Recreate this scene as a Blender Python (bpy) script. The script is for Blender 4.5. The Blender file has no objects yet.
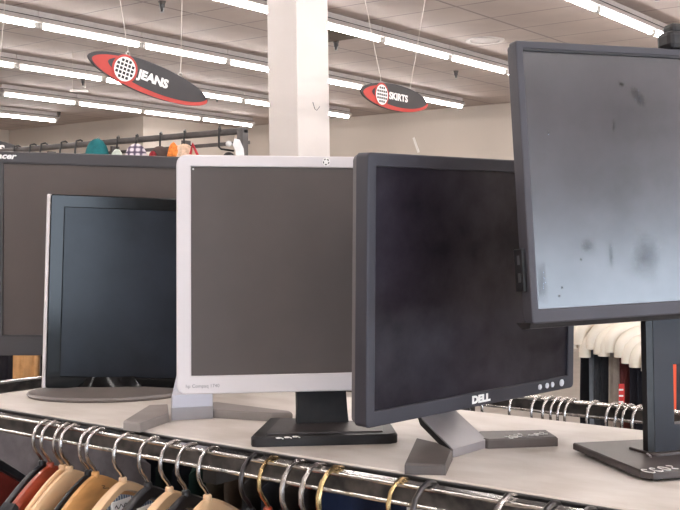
import bpy, bmesh, math, random
from mathutils import Vector, Matrix
random.seed(7)
sc = bpy.context.scene
COL = bpy.data.collections.new('scene'); sc.collection.children.link(COL)
R = math.radians
CAMZ = 1.60; SHELF = 1.34; CEIL = 3.65
YAW = R(37.66)
FW = Vector((-math.sin(YAW), math.cos(YAW), 0)); RT = Vector((math.cos(YAW), math.sin(YAW), 0))

def at(off, d, z):                       # right-offset, depth, world height -> world point
    v = FW*d + RT*off; return Vector((v.x, v.y, z))
def px(x, y, d):                         # sight line of the photo at a depth
    return at((x-340)/1060*d, d, CAMZ-(y-240)/1060*d)
def xat(x, Y):                           # world X where sight column x meets plane Y
    d = Y/(FW.y+RT.y*(x-340)/1060); return at((x-340)/1060*d, d, 0).x, d
def zat(y, d): return CAMZ-(y-240)/1060*d

# ------------------------------------------------------------------ materials
def srgb(r, g, b):
    f = lambda c: (c/12.92 if c <= .04045 else ((c+.055)/1.055)**2.4)
    return (f(r/255), f(g/255), f(b/255), 1)
def mat(name, col, rough=.5, metal=0, noise=0, nscale=20, bump=0, bscale=60, spec=.5, coat=0, alt=None, stretch=None):
    m = bpy.data.materials.new(name); m.use_nodes = True
    nt = m.node_tree; b = nt.nodes['Principled BSDF']
    c = srgb(*col)
    b.inputs['Base Color'].default_value = c
    b.inputs['Roughness'].default_value = rough; b.inputs['Metallic'].default_value = metal
    b.inputs['Specular IOR Level'].default_value = spec; b.inputs['Coat Weight'].default_value = coat
    b.inputs['Coat Roughness'].default_value = .05
    tc = nt.nodes.new('ShaderNodeTexCoord'); src = tc.outputs['Object']
    if stretch:
        mp = nt.nodes.new('ShaderNodeMapping'); mp.inputs['Scale'].default_value = stretch
        nt.links.new(src, mp.inputs['Vector']); src = mp.outputs['Vector']
    if noise:
        n = nt.nodes.new('ShaderNodeTexNoise'); n.inputs['Scale'].default_value = nscale; n.inputs['Detail'].default_value = 5
        nt.links.new(src, n.inputs['Vector'])
        r = nt.nodes.new('ShaderNodeValToRGB')
        r.color_ramp.elements[0].position = .35; r.color_ramp.elements[1].position = .65
        a2 = srgb(*alt) if alt else tuple(x*(1-noise) for x in c[:3])+(1,)
        r.color_ramp.elements[0].color = a2; r.color_ramp.elements[1].color = tuple(min(1, x*(1+noise*.5)) for x in c[:3])+(1,) if not alt else c
        nt.links.new(n.outputs['Fac'], r.inputs['Fac']); nt.links.new(r.outputs['Color'], b.inputs['Base Color'])
    if bump:
        n2 = nt.nodes.new('ShaderNodeTexNoise'); n2.inputs['Scale'].default_value = bscale
        nt.links.new(src, n2.inputs['Vector'])
        bp = nt.nodes.new('ShaderNodeBump'); bp.inputs['Strength'].default_value = bump; bp.inputs['Distance'].default_value = .002
        nt.links.new(n2.outputs['Fac'], bp.inputs['Height']); nt.links.new(bp.outputs['Normal'], b.inputs['Normal'])
    return m
def emis(name, col, s):
    m = bpy.data.materials.new(name); m.use_nodes = True; nt = m.node_tree
    b = nt.nodes['Principled BSDF']; b.inputs['Base Color'].default_value = (.9, .9, .9, 1)
    b.inputs['Emission Color'].default_value = col; b.inputs['Emission Strength'].default_value = s
    return m

def screen_mat(name, col, rough, seed, smudge, spec=.5, dots=False):
    m = mat(name, col, rough, spec=spec); nt = m.node_tree; b = nt.nodes['Principled BSDF']
    tc = nt.nodes.new('ShaderNodeTexCoord'); mp = nt.nodes.new('ShaderNodeMapping'); mp.inputs['Location'].default_value = (seed, seed*.7, seed*1.3)
    nt.links.new(tc.outputs['Object'], mp.inputs['Vector'])
    n = nt.nodes.new('ShaderNodeTexNoise'); n.inputs['Scale'].default_value = 11; n.inputs['Detail'].default_value = 6; n.inputs['Roughness'].default_value = .6
    nt.links.new(mp.outputs['Vector'], n.inputs['Vector'])
    r = nt.nodes.new('ShaderNodeMapRange'); r.inputs['From Min'].default_value = .3; r.inputs['From Max'].default_value = .72
    r.inputs['To Min'].default_value = 1-smudge; r.inputs['To Max'].default_value = 1+smudge
    nt.links.new(n.outputs['Fac'], r.inputs['Value'])
    mx = nt.nodes.new('ShaderNodeVectorMath'); mx.operation = 'SCALE'
    mx.inputs[0].default_value = srgb(*col)[:3]
    nt.links.new(r.outputs['Result'], mx.inputs['Scale']); last = mx.outputs['Vector']
    if dots:
        w = nt.nodes.new('ShaderNodeTexNoise'); w.inputs['Scale'].default_value = 6; w.inputs['Detail'].default_value = 2; w.inputs['Distortion'].default_value = .6
        nt.links.new(mp.outputs['Vector'], w.inputs['Vector'])
        r2 = nt.nodes.new('ShaderNodeMapRange'); r2.inputs['From Min'].default_value = .66; r2.inputs['From Max'].default_value = .74
        r2.inputs['To Min'].default_value = 1; r2.inputs['To Max'].default_value = .55
        nt.links.new(w.outputs['Fac'], r2.inputs['Value'])
        m3 = nt.nodes.new('ShaderNodeVectorMath'); m3.operation = 'SCALE'
        nt.links.new(last, m3.inputs[0]); nt.links.new(r2.outputs['Result'], m3.inputs['Scale']); last = m3.outputs['Vector']
    nt.links.new(last, b.inputs['Base Color'])
    if dots:
        sm = nt.nodes.new('ShaderNodeMath'); sm.operation = 'MULTIPLY'; nt.links.new(r.outputs['Result'], sm.inputs[0]); nt.links.new(r2.outputs['Result'], sm.inputs[1])
        s2 = nt.nodes.new('ShaderNodeMath'); s2.operation = 'MULTIPLY'; s2.inputs[1].default_value = spec; nt.links.new(sm.outputs[0], s2.inputs[0]); nt.links.new(s2.outputs[0], b.inputs['Specular IOR Level'])
    rr = nt.nodes.new('ShaderNodeMapRange'); rr.inputs['To Min'].default_value = rough*.85; rr.inputs['To Max'].default_value = rough*1.2
    nt.links.new(n.outputs['Fac'], rr.inputs['Value']); nt.links.new(rr.outputs['Result'], b.inputs['Roughness'])
    return m

M = dict(
 wall=mat('wall_paint', (202, 191, 180), .8, noise=.04, nscale=1.2, bump=.15, bscale=90),
 pillar=mat('pillar_paint', (214, 206, 201), .7, noise=.03, nscale=3, bump=.15, bscale=60),
 floor=mat('vinyl_floor', (150, 142, 134), .35, noise=.15, nscale=3),
 shelf=mat('laminate', (214, 206, 199), .45, noise=.5, nscale=14, alt=(199, 189, 180), stretch=(1, 2, 1), bump=.1),
 black=mat('black_metal', (26, 24, 25), .35, noise=.3, nscale=60),
 black_scuffed=mat('scuffed_black_metal', (20, 19, 20), .32, noise=.9, nscale=45, alt=(74, 68, 64), stretch=(1, 1, 1)),
 chrome=mat('chrome', (215, 212, 208), .22, 1, noise=.1, nscale=40),
 steel=mat('hook_steel', (190, 186, 184), .25, 1, noise=.1, nscale=80),
 brass=mat('gold_wire', (214, 188, 140), .25, 1, noise=.1, nscale=80),
 darkwire=mat('dark_wire', (90, 88, 90), .3, 1, noise=.1, nscale=80),
 grid_metal=mat('rack_grey', (78, 72, 70), .45, noise=.2, nscale=25),
 housing=mat('lamp_housing', (196, 188, 184), .5, noise=.05),
 darkbrown=mat('dark_brown', (60, 52, 50), .6, noise=.1),
 tube=emis('lit_tube', (1, .955, .93, 1), 39.0),
 socket=mat('socket', (205, 200, 196), .4, noise=.1),
 dell=mat('dell_plastic', (52, 50, 57), .48, spec=.4, noise=.12, nscale=8, bump=.08, bscale=900),
 dell_side=mat('dell_side', (92, 86, 86), .5, noise=.1, nscale=8),
 dell_foot=mat('dell_foot', (88, 80, 77), .5, noise=.15, nscale=30),
 silver=mat('silver_plastic', (158, 154, 156), .4, metal=.3, noise=.08, nscale=12),
 silverbright=mat('silver_bright', (190, 188, 196), .35, metal=.3, noise=.05, nscale=12),
 hp=mat('hp_silver', (212, 204, 204), .45, noise=.04, nscale=5),
 hp_black=mat('hp_base', (36, 33, 34), .45, spec=.3, noise=.35, nscale=30),
 gloss=mat('piano_black', (9, 9, 11), .12, noise=.3, nscale=10, spec=.22),
 greybase=mat('grey_base', (112, 104, 100), .42, noise=.12, nscale=14),
 acer=mat('acer_plastic', (64, 58, 58), .5, noise=.08, nscale=8, bump=.05, bscale=900),
 rbez=mat('right_bezel', (66, 63, 68), .55, spec=.3, noise=.1, nscale=12, bump=.08, bscale=900),
 rstand=mat('right_stand', (38, 38, 44), .5, spec=.3, noise=.12, nscale=12),
 rplate=mat('right_plate', (74, 66, 64), .42, noise=.15, nscale=22),
 port=mat('port_metal', (170, 168, 166), .3, 1, noise=.1),
 white=mat('white_ink', (238, 234, 230), .6, noise=.03),
 greyink=mat('grey_ink', (140, 134, 134), .6, noise=.03),
 led=mat('button_white', (214, 214, 220), .4, noise=.05),
 ink=mat('black_ink', (30, 26, 28), .6, noise=.03),
 signblack=mat('sign_black', (40, 35, 37), .5, noise=.06),
 signred=mat('sign_red', (176, 48, 38), .5, noise=.05),
 string=mat('string', (210, 200, 192), .6, noise=.05),
 scr_dell=screen_mat('scr_dell', (31, 26, 34), .30, 2.0, .45, spec=.3, dots=True),
 scr_hp=screen_mat('scr_hp', (84, 76, 73), .5, 5.0, .07, spec=.3),
 scr_tv=screen_mat('scr_tv', (28, 31, 38), .16, 8.0, .3, spec=.17),
 scr_acer=screen_mat('scr_acer', (88, 77, 72), .5, 3.0, .06, spec=.3),
 scr_right=screen_mat('scr_right', (56, 52, 56), .22, 12.4, .14, spec=.8, dots=True),
)
# ------------------------------------------------------------------ object helpers
def link(name, me, m=None, parent=None, smooth=False):
    o = bpy.data.objects.new(name, me); COL.objects.link(o)
    if m:
        me.materials.clear(); me.materials.append(m)
    if smooth:
        for p in me.polygons: p.use_smooth = True
    if parent: o.parent = parent
    return o
def obj(name, bm, m, parent=None, smooth=False, ang=40):
    bmesh.ops.recalc_face_normals(bm, faces=bm.faces[:])
    me = bpy.data.meshes.new(name); bm.to_mesh(me); bm.free()
    o = link(name, me, m, parent, False)
    if smooth: smooth_by_angle(me, ang)
    return o
def smooth_by_angle(me, ang=40):
    for p in me.polygons: p.use_smooth = True
    bm = bmesh.new(); bm.from_mesh(me)
    for e in bm.edges:
        if len(e.link_faces) == 2 and e.calc_face_angle(0) > R(ang): e.smooth = False
    bm.to_mesh(me); bm.free()
def tag(o, label, cat, group=None):
    o['label'] = label; o['category'] = cat
    if group: o['group'] = group
    return o
def thing(name, label, cat, loc=(0, 0, 0), rz=0, group=None):
    o = bpy.data.objects.new(name, None); COL.objects.link(o)
    o.empty_display_size = .05; o.location = loc; o.rotation_euler = (0, 0, rz)
    return tag(o, label, cat, group)
def struct(name, bm, m):
    o = obj(name, bm, m); o['kind'] = 'structure'; return o
def copy_tree(o, parent=None):
    c = o.copy(); COL.objects.link(c); c.parent = parent
    for ch in KIDS(o): copy_tree(ch, c)
    return c
def KIDS(o): return [x for x in list(COL.objects) if x.parent == o]
def bx(bm, x0, x1, y0, y1, z0, z1, bev=0, seg=2):
    r = bmesh.ops.create_cube(bm, size=1)
    vs = r['verts']
    for v in vs:
        v.co = Vector((x0+(v.co.x+.5)*(x1-x0), y0+(v.co.y+.5)*(y1-y0), z0+(v.co.z+.5)*(z1-z0)))
    if bev:
        es = list({e for v in vs for e in v.link_edges})
        bmesh.ops.bevel(bm, geom=es, offset=bev, segments=seg, affect='EDGES', profile=.5)
    return bm
def box(*a, **k): return bx(bmesh.new(), *a, **k)
def loft(bm, rings, cap0=True, cap1=True):
    R_ = [[bm.verts.new(p) for p in r] for r in rings]
    n = len(R_[0])
    for a, b in zip(R_, R_[1:]):
        for i in range(n):
            j = (i+1) % n
            bm.faces.new((a[i], a[j], b[j], b[i]))
    if cap0: bm.faces.new(R_[0])
    if cap1: bm.faces.new(R_[-1])
    return bm
def prism(bm, pts, z0, z1, inset=0, seg=1):
    c = Vector((sum(p[0] for p in pts)/len(pts), sum(p[1] for p in pts)/len(pts)))
    def ins(s):
        out = []
        for p in pts:
            v = Vector(p[:2])-c; l = v.length
            out.append(c+v*((l-s)/l))
        return out
    top = ins(inset)
    rings = [[(p[0], p[1], z0) for p in pts], [(p[0], p[1], z1-inset) for p in pts]]
    if inset: rings.append([(p.x, p.y, z1) for p in top])
    else: rings[1] = [(p[0], p[1], z1) for p in pts]
    return loft(bm, rings)
def rrect(w, h, r, seg=5, cx=0, cz=0):
    out = []
    for sx, sz, a0 in ((1, 1, 0), (-1, 1, 90), (-1, -1, 180), (1, -1, 270)):
        for k in range(seg+1):
            a = R(a0+90*k/seg)
            out.append((cx+sx*(w/2-r)+r*math.cos(a), cz+sz*(h/2-r)+r*math.sin(a)))
    return out
def tube(bm, pts, r, seg=8, closed=False, taper=None):
    pts = [Vector(p) for p in pts]; rings = []
    up = None
    for i, p in enumerate(pts):
        t = (pts[min(i+1, len(pts)-1)]-pts[max(i-1, 0)]).normalized()
        if up is None:
            up = t.orthogonal().normalized()
        else:
            up = (up-t*up.dot(t)).normalized()
        s = t.cross(up); rr = r*(taper[i] if taper else 1)
        rings.append([p+(up*math.cos(2*math.pi*k/seg)+s*math.sin(2*math.pi*k/seg))*rr for k in range(seg)])
    return loft(bm, rings)
def lathe(bm, prof, seg=32, cx=0, cy=0, sx=1, sy=1):
    rings = [[(cx+r*math.cos(2*math.pi*k/seg)*sx, cy+r*math.sin(2*math.pi*k/seg)*sy, z) for k in range(seg)] for r, z in prof]
    return loft(bm, rings)
def text(name, s, size, m, parent, loc, rot=(R(90), 0, 0), bold=0, shear=0, sx=1, ext=.0004, align='CENTER'):
    cu = bpy.data.curves.new(name, 'FONT'); cu.body = s; cu.size = size; cu.extrude = ext; cu.offset = bold; cu.shear = shear
    cu.align_x = align; cu.align_y = 'CENTER'; cu.resolution_u = 3
    t = bpy.data.objects.new('tmp', cu); COL.objects.link(t); bpy.context.view_layer.update()
    me = bpy.data.meshes.new_from_object(t.evaluated_get(bpy.context.evaluated_depsgraph_get()))
    bpy.data.objects.remove(t); bpy.data.curves.remove(cu)
    me.name = name
    o = link(name, me, m, parent); o.location = loc; o.rotation_euler = rot; o.scale = (sx, 1, 1)
    return o
def scribble(name, strokes, r, m, parent=None):
    bm = bmesh.new()
    for s in strokes: tube(bm, s, r, 5)
    return obj(name, bm, m, parent)

# ------------------------------------------------------------------ the room
X0, X1, YN = -17.0, 6.5, -6.0
def quadbox(name, *a, m=None): return struct(name, box(*a), m)
quadbox('floor', X0-.2, X1+.2, YN-.2, 14.5, -.1, 0, m=M['floor'])
# ceiling material: laid-in tiles with a metal grid
cm = bpy.data.materials.new('ceiling_tile'); cm.use_nodes = True; nt = cm.node_tree; B = nt.nodes['Principled BSDF']
tc = nt.nodes.new('ShaderNodeTexCoord'); sp = nt.nodes.new('ShaderNodeSeparateXYZ'); nt.links.new(tc.outputs['Object'], sp.inputs[0])
def line_mask(sock, off, period, w):
    a = nt.nodes.new('ShaderNodeMath'); a.operation = 'ADD'; a.inputs[1].default_value = off; nt.links.new(sock, a.inputs[0])
    b = nt.nodes.new('ShaderNodeMath'); b.operation = 'PINGPONG'; b.inputs[1].default_value = period/2; nt.links.new(a.outputs[0], b.inputs[0])
    c = nt.nodes.new('ShaderNodeMath'); c.operation = 'LESS_THAN'; c.inputs[1].default_value = w; nt.links.new(b.outputs[0], c.inputs[0])
    return c.outputs[0]
ma = line_mask(sp.outputs['X'], 6.92+20.4, 1.02, .014)
mb = line_mask(sp.outputs['Y'], -8.59+18, .60, .010)
mx = nt.nodes.new('ShaderNodeMath'); mx.operation = 'MAXIMUM'; nt.links.new(ma, mx.inputs[0]); nt.links.new(mb, mx.inputs[1])
n = nt.nodes.new('ShaderNodeTexNoise'); n.inputs['Scale'].default_value = 2.2; n.inputs['Detail'].default_value = 6; nt.links.new(tc.outputs['Object'], n.inputs['Vector'])
cr = nt.nodes.new('ShaderNodeValToRGB'); cr.color_ramp.elements[0].position = .3; cr.color_ramp.elements[1].position = .7
cr.color_ramp.elements[0].color = srgb(176, 163, 157); cr.color_ramp.elements[1].color = srgb(190, 177, 170); nt.links.new(n.outputs['Fac'], cr.inputs[0])
mc = nt.nodes.new('ShaderNodeMix'); mc.data_type = 'RGBA'; mc.inputs['B'].default_value = srgb(122, 108, 103)
nt.links.new(mx.outputs[0], mc.inputs['Factor']); nt.links.new(cr.outputs[0], mc.inputs['A']); nt.links.new(mc.outputs['Result'], B.inputs['Base Color'])
rm_ = nt.nodes.new('ShaderNodeMapRange'); rm_.inputs['To Min'].default_value = .75; rm_.inputs['To Max'].default_value = .5; nt.links.new(mx.outputs[0], rm_.inputs['Value']); nt.links.new(rm_.outputs['Result'], B.inputs['Roughness'])
quadbox('ceiling', X0-.2, X1+.2, YN-.2, 14.5, CEIL, CEIL+.1, m=cm)
quadbox('wall_back_right', -13.3, X1+.2, 14.1, 14.3, 0, CEIL, m=M['wall'])
quadbox('wall_back_left', X0-.2, -13.3, 11.9, 12.1, 0, CEIL, m=M['wall'])
quadbox('wall_back_step', -13.5, -13.3, 12.1, 14.1, 0, CEIL, m=M['wall'])
quadbox('wall_left', X0-.2, X0, YN, 11.9, 0, CEIL, m=M['wall'])
NX0, NX1, NZ1 = 1.4, 4.35, 2.5
wn = bmesh.new(); bx(wn, X0, NX0, YN-.2, YN, 0, CEIL); bx(wn, NX1, X1, YN-.2, YN, 0, CEIL); bx(wn, NX0, NX1, YN-.2, YN, NZ1, CEIL); bx(wn, NX0, NX1, YN-.2, YN, 0, .1)
struct('wall_near', wn, M['wall'])
wf = bmesh.new()
for x in (NX0+.03, (NX0+NX1)/2, NX1-.03): bx(wf, x-.03, x+.03, YN-.14, YN-.06, .1, NZ1)
bx(wf, NX0, NX1, YN-.14, YN-.06, .1, .2); bx(wf, NX0, NX1, YN-.14, YN-.06, NZ1-.06, NZ1)
win2 = struct('added_window_2', wf, M['grid_metal'])  # unseen opening, added so the glossy black screen mirrors blue at its left
# right wall; unseen storefront glazing added to give the screens bluish reflections
WY0, WY1, WZ0, WZ1 = -1.6, 5.2, .7, 2.35
wb = bmesh.new()
bx(wb, X1, X1+.2, YN, WY0, 0, CEIL); bx(wb, X1, X1+.2, WY1, 14.1, 0, CEIL)
bx(wb, X1, X1+.2, WY0, WY1, 0, WZ0); bx(wb, X1, X1+.2, WY0, WY1, WZ1, CEIL)
struct('wall_right', wb, M['wall'])
wf = bmesh.new(); npan = 4
for k in range(npan+1):
    y = WY0+(WY1-WY0)*k/npan; bx(wf, X1+.06, X1+.13, y-.03, y+.03, WZ0, WZ1)
bx(wf, X1+.06, X1+.13, WY0, WY1, WZ0, WZ0+.05); bx(wf, X1+.06, X1+.13, WY0, WY1, WZ1-.05, WZ1)
win = struct('added_window_1', wf, M['grid_metal'])
gl = bpy.data.materials.new('added_window_glass'); gl.use_nodes = True; g = gl.node_tree; g.nodes.clear()
go = g.nodes.new('ShaderNodeOutputMaterial'); gt = g.nodes.new('ShaderNodeBsdfTransparent'); gg = g.nodes.new('ShaderNodeBsdfGlossy'); gg.inputs['Roughness'].default_value = .02
gm = g.nodes.new('ShaderNodeMixShader'); gm.inputs[0].default_value = .06
g.links.new(gt.outputs[0], gm.inputs[1]); g.links.new(gg.outputs[0], gm.inputs[2]); g.links.new(gm.outputs[0], go.inputs[0])
obj('pane', box(X1+.09, X1+.10, WY0+.03, WY1-.03, WZ0+.05, WZ1-.05), gl, win)
w = bpy.data.worlds.new('w'); obj('pane', box(NX0+.06, NX1-.06, YN-.105, YN-.095, .2, NZ1-.06), gl, win2); sc.world = w; w.use_nodes = True
bg = w.node_tree.nodes['Background']; bg.inputs[0].default_value = (.72, .85, 1, 1); bg.inputs[1].default_value = 12

# pillar
pd = 7.75; pc = px(299.8, 240, pd)
pb = box(-.285, 0, 0, .375, 0, CEIL, bev=.004, seg=1)
pil = struct('trim_1', pb, M['pillar']); pil.location = (pc.x, pc.y, 0)
ax = FW; pil.rotation_mode = 'QUATERNION'
from mathutils import Quaternion
pil.rotation_quaternion = Quaternion(FW, R(0.9)) if False else Quaternion(FW, R(-0.9))
# keep the pillar where it crosses eye level
pil.location = Vector((pc.x, pc.y, 0)) - (pil.rotation_quaternion @ Vector((0, 0, CAMZ)) - Vector((0, 0, CAMZ)))
hk = px(313, 108, pd-.02) + Vector((.0, 0, 0))
hkx = pc.x + .012
t_ = (313-299.8)/1060*pd/RT.y*1.02
hkp = Vector((pc.x, pc.y+t_, zat(106, pd+.1)))
bm = bmesh.new(); tube(bm, [(0.004, -.02, .03), (.012, -.006, -.02), (.016, .012, -.03), (.03, .03, .0)], .0028, 5)
o = obj('wall_hook', bm, M['darkwire']); o.location = hkp + Vector((.004, 0, 0))
tag(o, 'small bent wire hook on the side of the white pillar', 'hook')

# ------------------------------------------------------------------ ceiling lamps
def make_fixture():
    t = thing('strip_light', 'x', 'ceiling light')
    h = bmesh.new(); L = .605
    # housing: trapezoid section with flared sides
    sec = [(-.050, .0), (-.055, .010), (-.032, .046), (.032, .046), (.055, .010), (.050, .0)]
    loft(h, [[(x, y, z) for x, z in sec] for y in (-L, L)])
    obj('housing', h, M['housing'], t)
    obj('dark_strip', box(-.034, .034, -L, L, .046, .054), M['darkbrown'], t)  # dark strip drawn for the dark line along the housing top
    obj('hanging_fin', box(-.005, .005, -L, L, .054, .110), M['housing'], t)
    c = bmesh.new(); tube(c, [(0, -.560, -.026), (0, .560, -.026)], .018, 12)
    obj('tube', c, M['tube'], t)
    for s in (-1, 1):
        b = bmesh.new(); bx(b, -.018, .018, s*.585-.022, s*.585+.022, -.045, .006, bev=.004)
        obj('socket', b, M['socket'], t)
    return t
proto = make_fixture(); first = True
rown = ['in the row nearest the camera', 'in the second row, passing behind the pillar top', 'in the third row, just above the two hanging signs',
        'in the fourth row, behind the left hanging sign', 'in the fifth row, low above the black rack', 'in the last short row by the back wall']
for k in range(-4, 6):
    X = (-3.86-2.04*k if k >= 0 else -3.86+2.04*(-k)) + (.16 if k == 0 else 0)
    yend = 13.32 if k < 5 else 10.88
    n0 = int(round((yend-(-4.98))/1.22))
    for j in range(n0):
        Y = yend-.75-1.22*j
        if Y < -4.9: continue
        # what the photo frames
        P = Vector((X, Y, 0)); d = P.dot(FW); off = P.dot(RT)
        vis = k >= 0 and d > .5 and -380*d < off*1060 < 380*d and 240-1.95*1060/d > -20
        if k >= 0 and not vis and Y > 0 and k > 2 and off < 0: continue
        o = proto if first else copy_tree(proto); first = False
        o.location = (X, Y, CEIL-.110)
        if vis and j == 0:
            o['label'] = 'end lamp by the back wall ' + rown[k]; o['group'] = 'lit ceiling strip lights'
        elif vis:
            o['label'] = 'lit white fluorescent strip light ' + rown[k]; o['group'] = 'strip lights ' + rown[k]
        else:
            o['label'] = 'lit fluorescent strip light on the ceiling behind or beside the camera'; o['group'] = 'strip lights out of the picture'
        o['category'] = 'ceiling light'

# sprinklers, vent, open tile
def make_sprinkler():
    t = thing('sprinkler_head', 'x', 'sprinkler')
    b = bmesh.new(); lathe(b, [(.001, 0), (.036, 0), (.034, -.012), (.026, -.03), (.001, -.03)], 20); obj('flange', b, M['darkbrown'], t, True)
    b = bmesh.new(); lathe(b, [(.001, -.03), (.028, -.03), (.026, -.055), (.014, -.075), (.010, -.10), (.001, -.10)], 16); obj('body', b, M['black'], t, True)
    b = bmesh.new(); lathe(b, [(.001, -.10), (.024, -.101), (.024, -.105), (.001, -.106)], 16)
    for s in (-1, 1): tube(b, [(s*.018, 0, -.055), (s*.022, 0, -.08), (s*.01, 0, -.10)], .003, 6)
    obj('deflector', b, M['port'], t, True)
    return t
sp0 = make_sprinkler()
spr = [(162, 1, 'sprinkler head on the ceiling above the left hanging sign'), (336, 41, 'sprinkler head on the ceiling just right of the pillar'),
       (456, 71, 'small sprinkler head above the end of the third lamp row'), (657, -11, 'sprinkler head at the top edge above the right monitor'),
       (59, 112, 'far small sprinkler head above the left end of the black rack'), (83, 79, 'small sprinkler head left of the left hanging sign'),
       (217, 96, 'small sprinkler head below the right tip of the left hanging sign')]
for i, (x, y, lb) in enumerate(spr):
    d = 2.05*1060/(240-y); p = px(x, y, d); o = sp0 if i == 0 else copy_tree(sp0)
    o.location = (p.x, p.y, CEIL); o['label'] = lb; o['group'] = 'ceiling sprinkler heads'
    s = .95 if d < 12 else .85; o.scale = (s, s, s)
d = 2.05*1060/(240-40); p = px(485, 40, d)
b = bmesh.new(); lathe(b, [(.001, 0), (.20, 0), (.195, -.012), (.15, -.016), (.14, -.006), (.001, -.008)], 36)
o = obj('ceiling_speaker', b, M['housing'], smooth=True); o.location = (p.x, p.y, CEIL); tag(o, 'round flat speaker cover on the ceiling left of the tallest monitor', 'ceiling speaker')
o = obj('air_grille', box(-6.9, -6.28, 8.02, 8.58, CEIL-.012, CEIL, bev=.003), mat('grille_brown', (84, 72, 58), .7, noise=.3, nscale=12))
tag(o, 'dark brown square air grille in the ceiling right of the pillar', 'air vent')
p = px(79, 91, 11.5)
o = obj('light_streak', box(-.1, .1, -.01, .01, -.012, .012, bev=.004), M['white']); o.location = p; o.rotation_euler = (0, 0, YAW)  # white board and strings stand in for a streak of lamp light
bm = bmesh.new()
for s in (-.07, .07): tube(bm, [(s, 0, .01), (s, 0, CEIL-p.z)], .0015, 4)
obj('string', bm, M['string'], o)
tag(o, 'small white strip standing in for lamp light left of the left hanging sign', 'light streak')
d = 13.7; p = px(416, 145, d)
o = obj('wall_tape', box(-.012, .012, -.004, .004, -.1, .1), M['white']); p2 = at(0, 0, 0)
xw, dw = xat(416, 14.09); o.location = (xw, 14.092, zat(145, dw)); o.rotation_euler = (0, R(-22), 0); o.scale = (1.6, 1, 1.3)
tag(o, 'short slanted white strip stuck on the beige back wall', 'tape strip')

# ------------------------------------------------------------------ hanging signs
def poval(a, b, n=40):
    out = []
    for k in range(n*2):
        t = math.pi*k/n; c, s = math.cos(t), math.sin(t)
        out.append((a*c, b*(1 if s >= 0 else -1)*abs(s)**1.15))
    return out
def ovalbm(a, b, cx, cz, y0, y1, n=40):
    bm = bmesh.new(); P = poval(a, b, n)
    loft(bm, [[(cx+x, y, cz+z) for x, z in P] for y in (y0, y1)]); return bm
def sign(word, p1, p2, label, strings, tsize=.085, tx=.03, bold=.0032):
    c = (p1+p2)/2; v = p2-p1; L = v.length; yaw = math.atan2(v.y, v.x); tilt = math.atan2(v.z, math.hypot(v.x, v.y))
    t = thing('hanging_sign', label, 'sign', c, 0, 'oval department signs hanging from the ceiling')
    t.rotation_mode = 'QUATERNION'; t.rotation_quaternion = Quaternion((0, 0, 1), yaw) @ Quaternion((0, 1, 0), -tilt)
    a = L/2; b = .1
    obj('sign_board', ovalbm(a, b, 0, 0, 0, .012), M['signblack'], t)
    obj('red_band', ovalbm(a*.965, b*.90, a*.03, -.006, -.0015, .003), M['signred'], t)
    obj('dark_oval', ovalbm(a*.83, b*.80, a*.135, .011, -.003, .003), M['signblack'], t)
    gx = -a*.42
    bm = bmesh.new(); loft(bm, [[(gx+.082*math.cos(2*math.pi*k/32), y, .088*math.sin(2*math.pi*k/32)) for k in range(32)] for y in (-.0045, .003)]); obj('red_ring', bm, M['signred'], t)
    bm = bmesh.new(); loft(bm, [[(gx+.068*math.cos(2*math.pi*k/32), y, .074*math.sin(2*math.pi*k/32)) for k in range(32)] for y in (-.006, .003)]); obj('globe_disc', bm, M['white'], t)
    bm = bmesh.new()
    for i in range(-2, 3):
        for j in range(-2, 3):
            cxx, czz = i*.024, j*.025
            if math.hypot(cxx, czz) < .058: bx(bm, gx+cxx-.0085, gx+cxx+.0085, -.0068, -.005, czz-.0085, czz+.0085)
    obj('globe_grid', bm, M['ink'], t)
    text('lettering', word, tsize, M['white'], t, (tx, -.004, .004), bold=bold, sx=1.05, ext=.001)
    for s, (tx0, ty0) in zip((-.42, .46), strings):
        loc = Vector((s*a, .006, b*.86))
        bm = bmesh.new(); ring = [loc+Vector((.012*math.sin(q*.9), 0, .012+.014*math.cos(q*.9)*(-1))) for q in range(8)]
        tube(bm, ring, .0028, 5); obj('hook', bm, M['port'], t)
        # string up to the ceiling grid
        wp = t.matrix_basis if False else None
        M4 = Matrix.Translation(c) @ t.rotation_quaternion.to_matrix().to_4x4()
        w0 = M4 @ (loc+Vector((0, 0, .02)))
        d0 = w0.dot(FW)
        q = px(tx0, ty0, d0); k = (CEIL-w0.z)/(q.z-w0.z); w1 = w0+(q-w0)*k
        inv = M4.inverted(); bm = bmesh.new(); tube(bm, [inv @ w0, inv @ w1], .0026, 5); obj('string', bm, M['string'], t)
    return t
sign('JEANS', px(88, 55, 6.19), px(207.7, 101.5, 6.65), 'black and red oval sign reading JEANS, hanging tilted at upper left', [(120, 0), (182, 0)], .072, .02)
sign('SKIRTS', px(361, 90.4, 7.63), px(427.8, 104.4, 8.25), 'black and red oval sign reading SKIRTS, hanging right of the pillar', [(365, 0), (425, 0)], .072, .03, .002)
w_ = RT*math.cos(R(35))+FW*math.sin(R(35)); tip = px(23, 151.5, 9.0); sign('S', tip-w_*.9, tip, 'distant dark oval sign, only its right tip showing above the widest monitor', [(-40, 0), (5, 0)], .1, .27)

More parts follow.
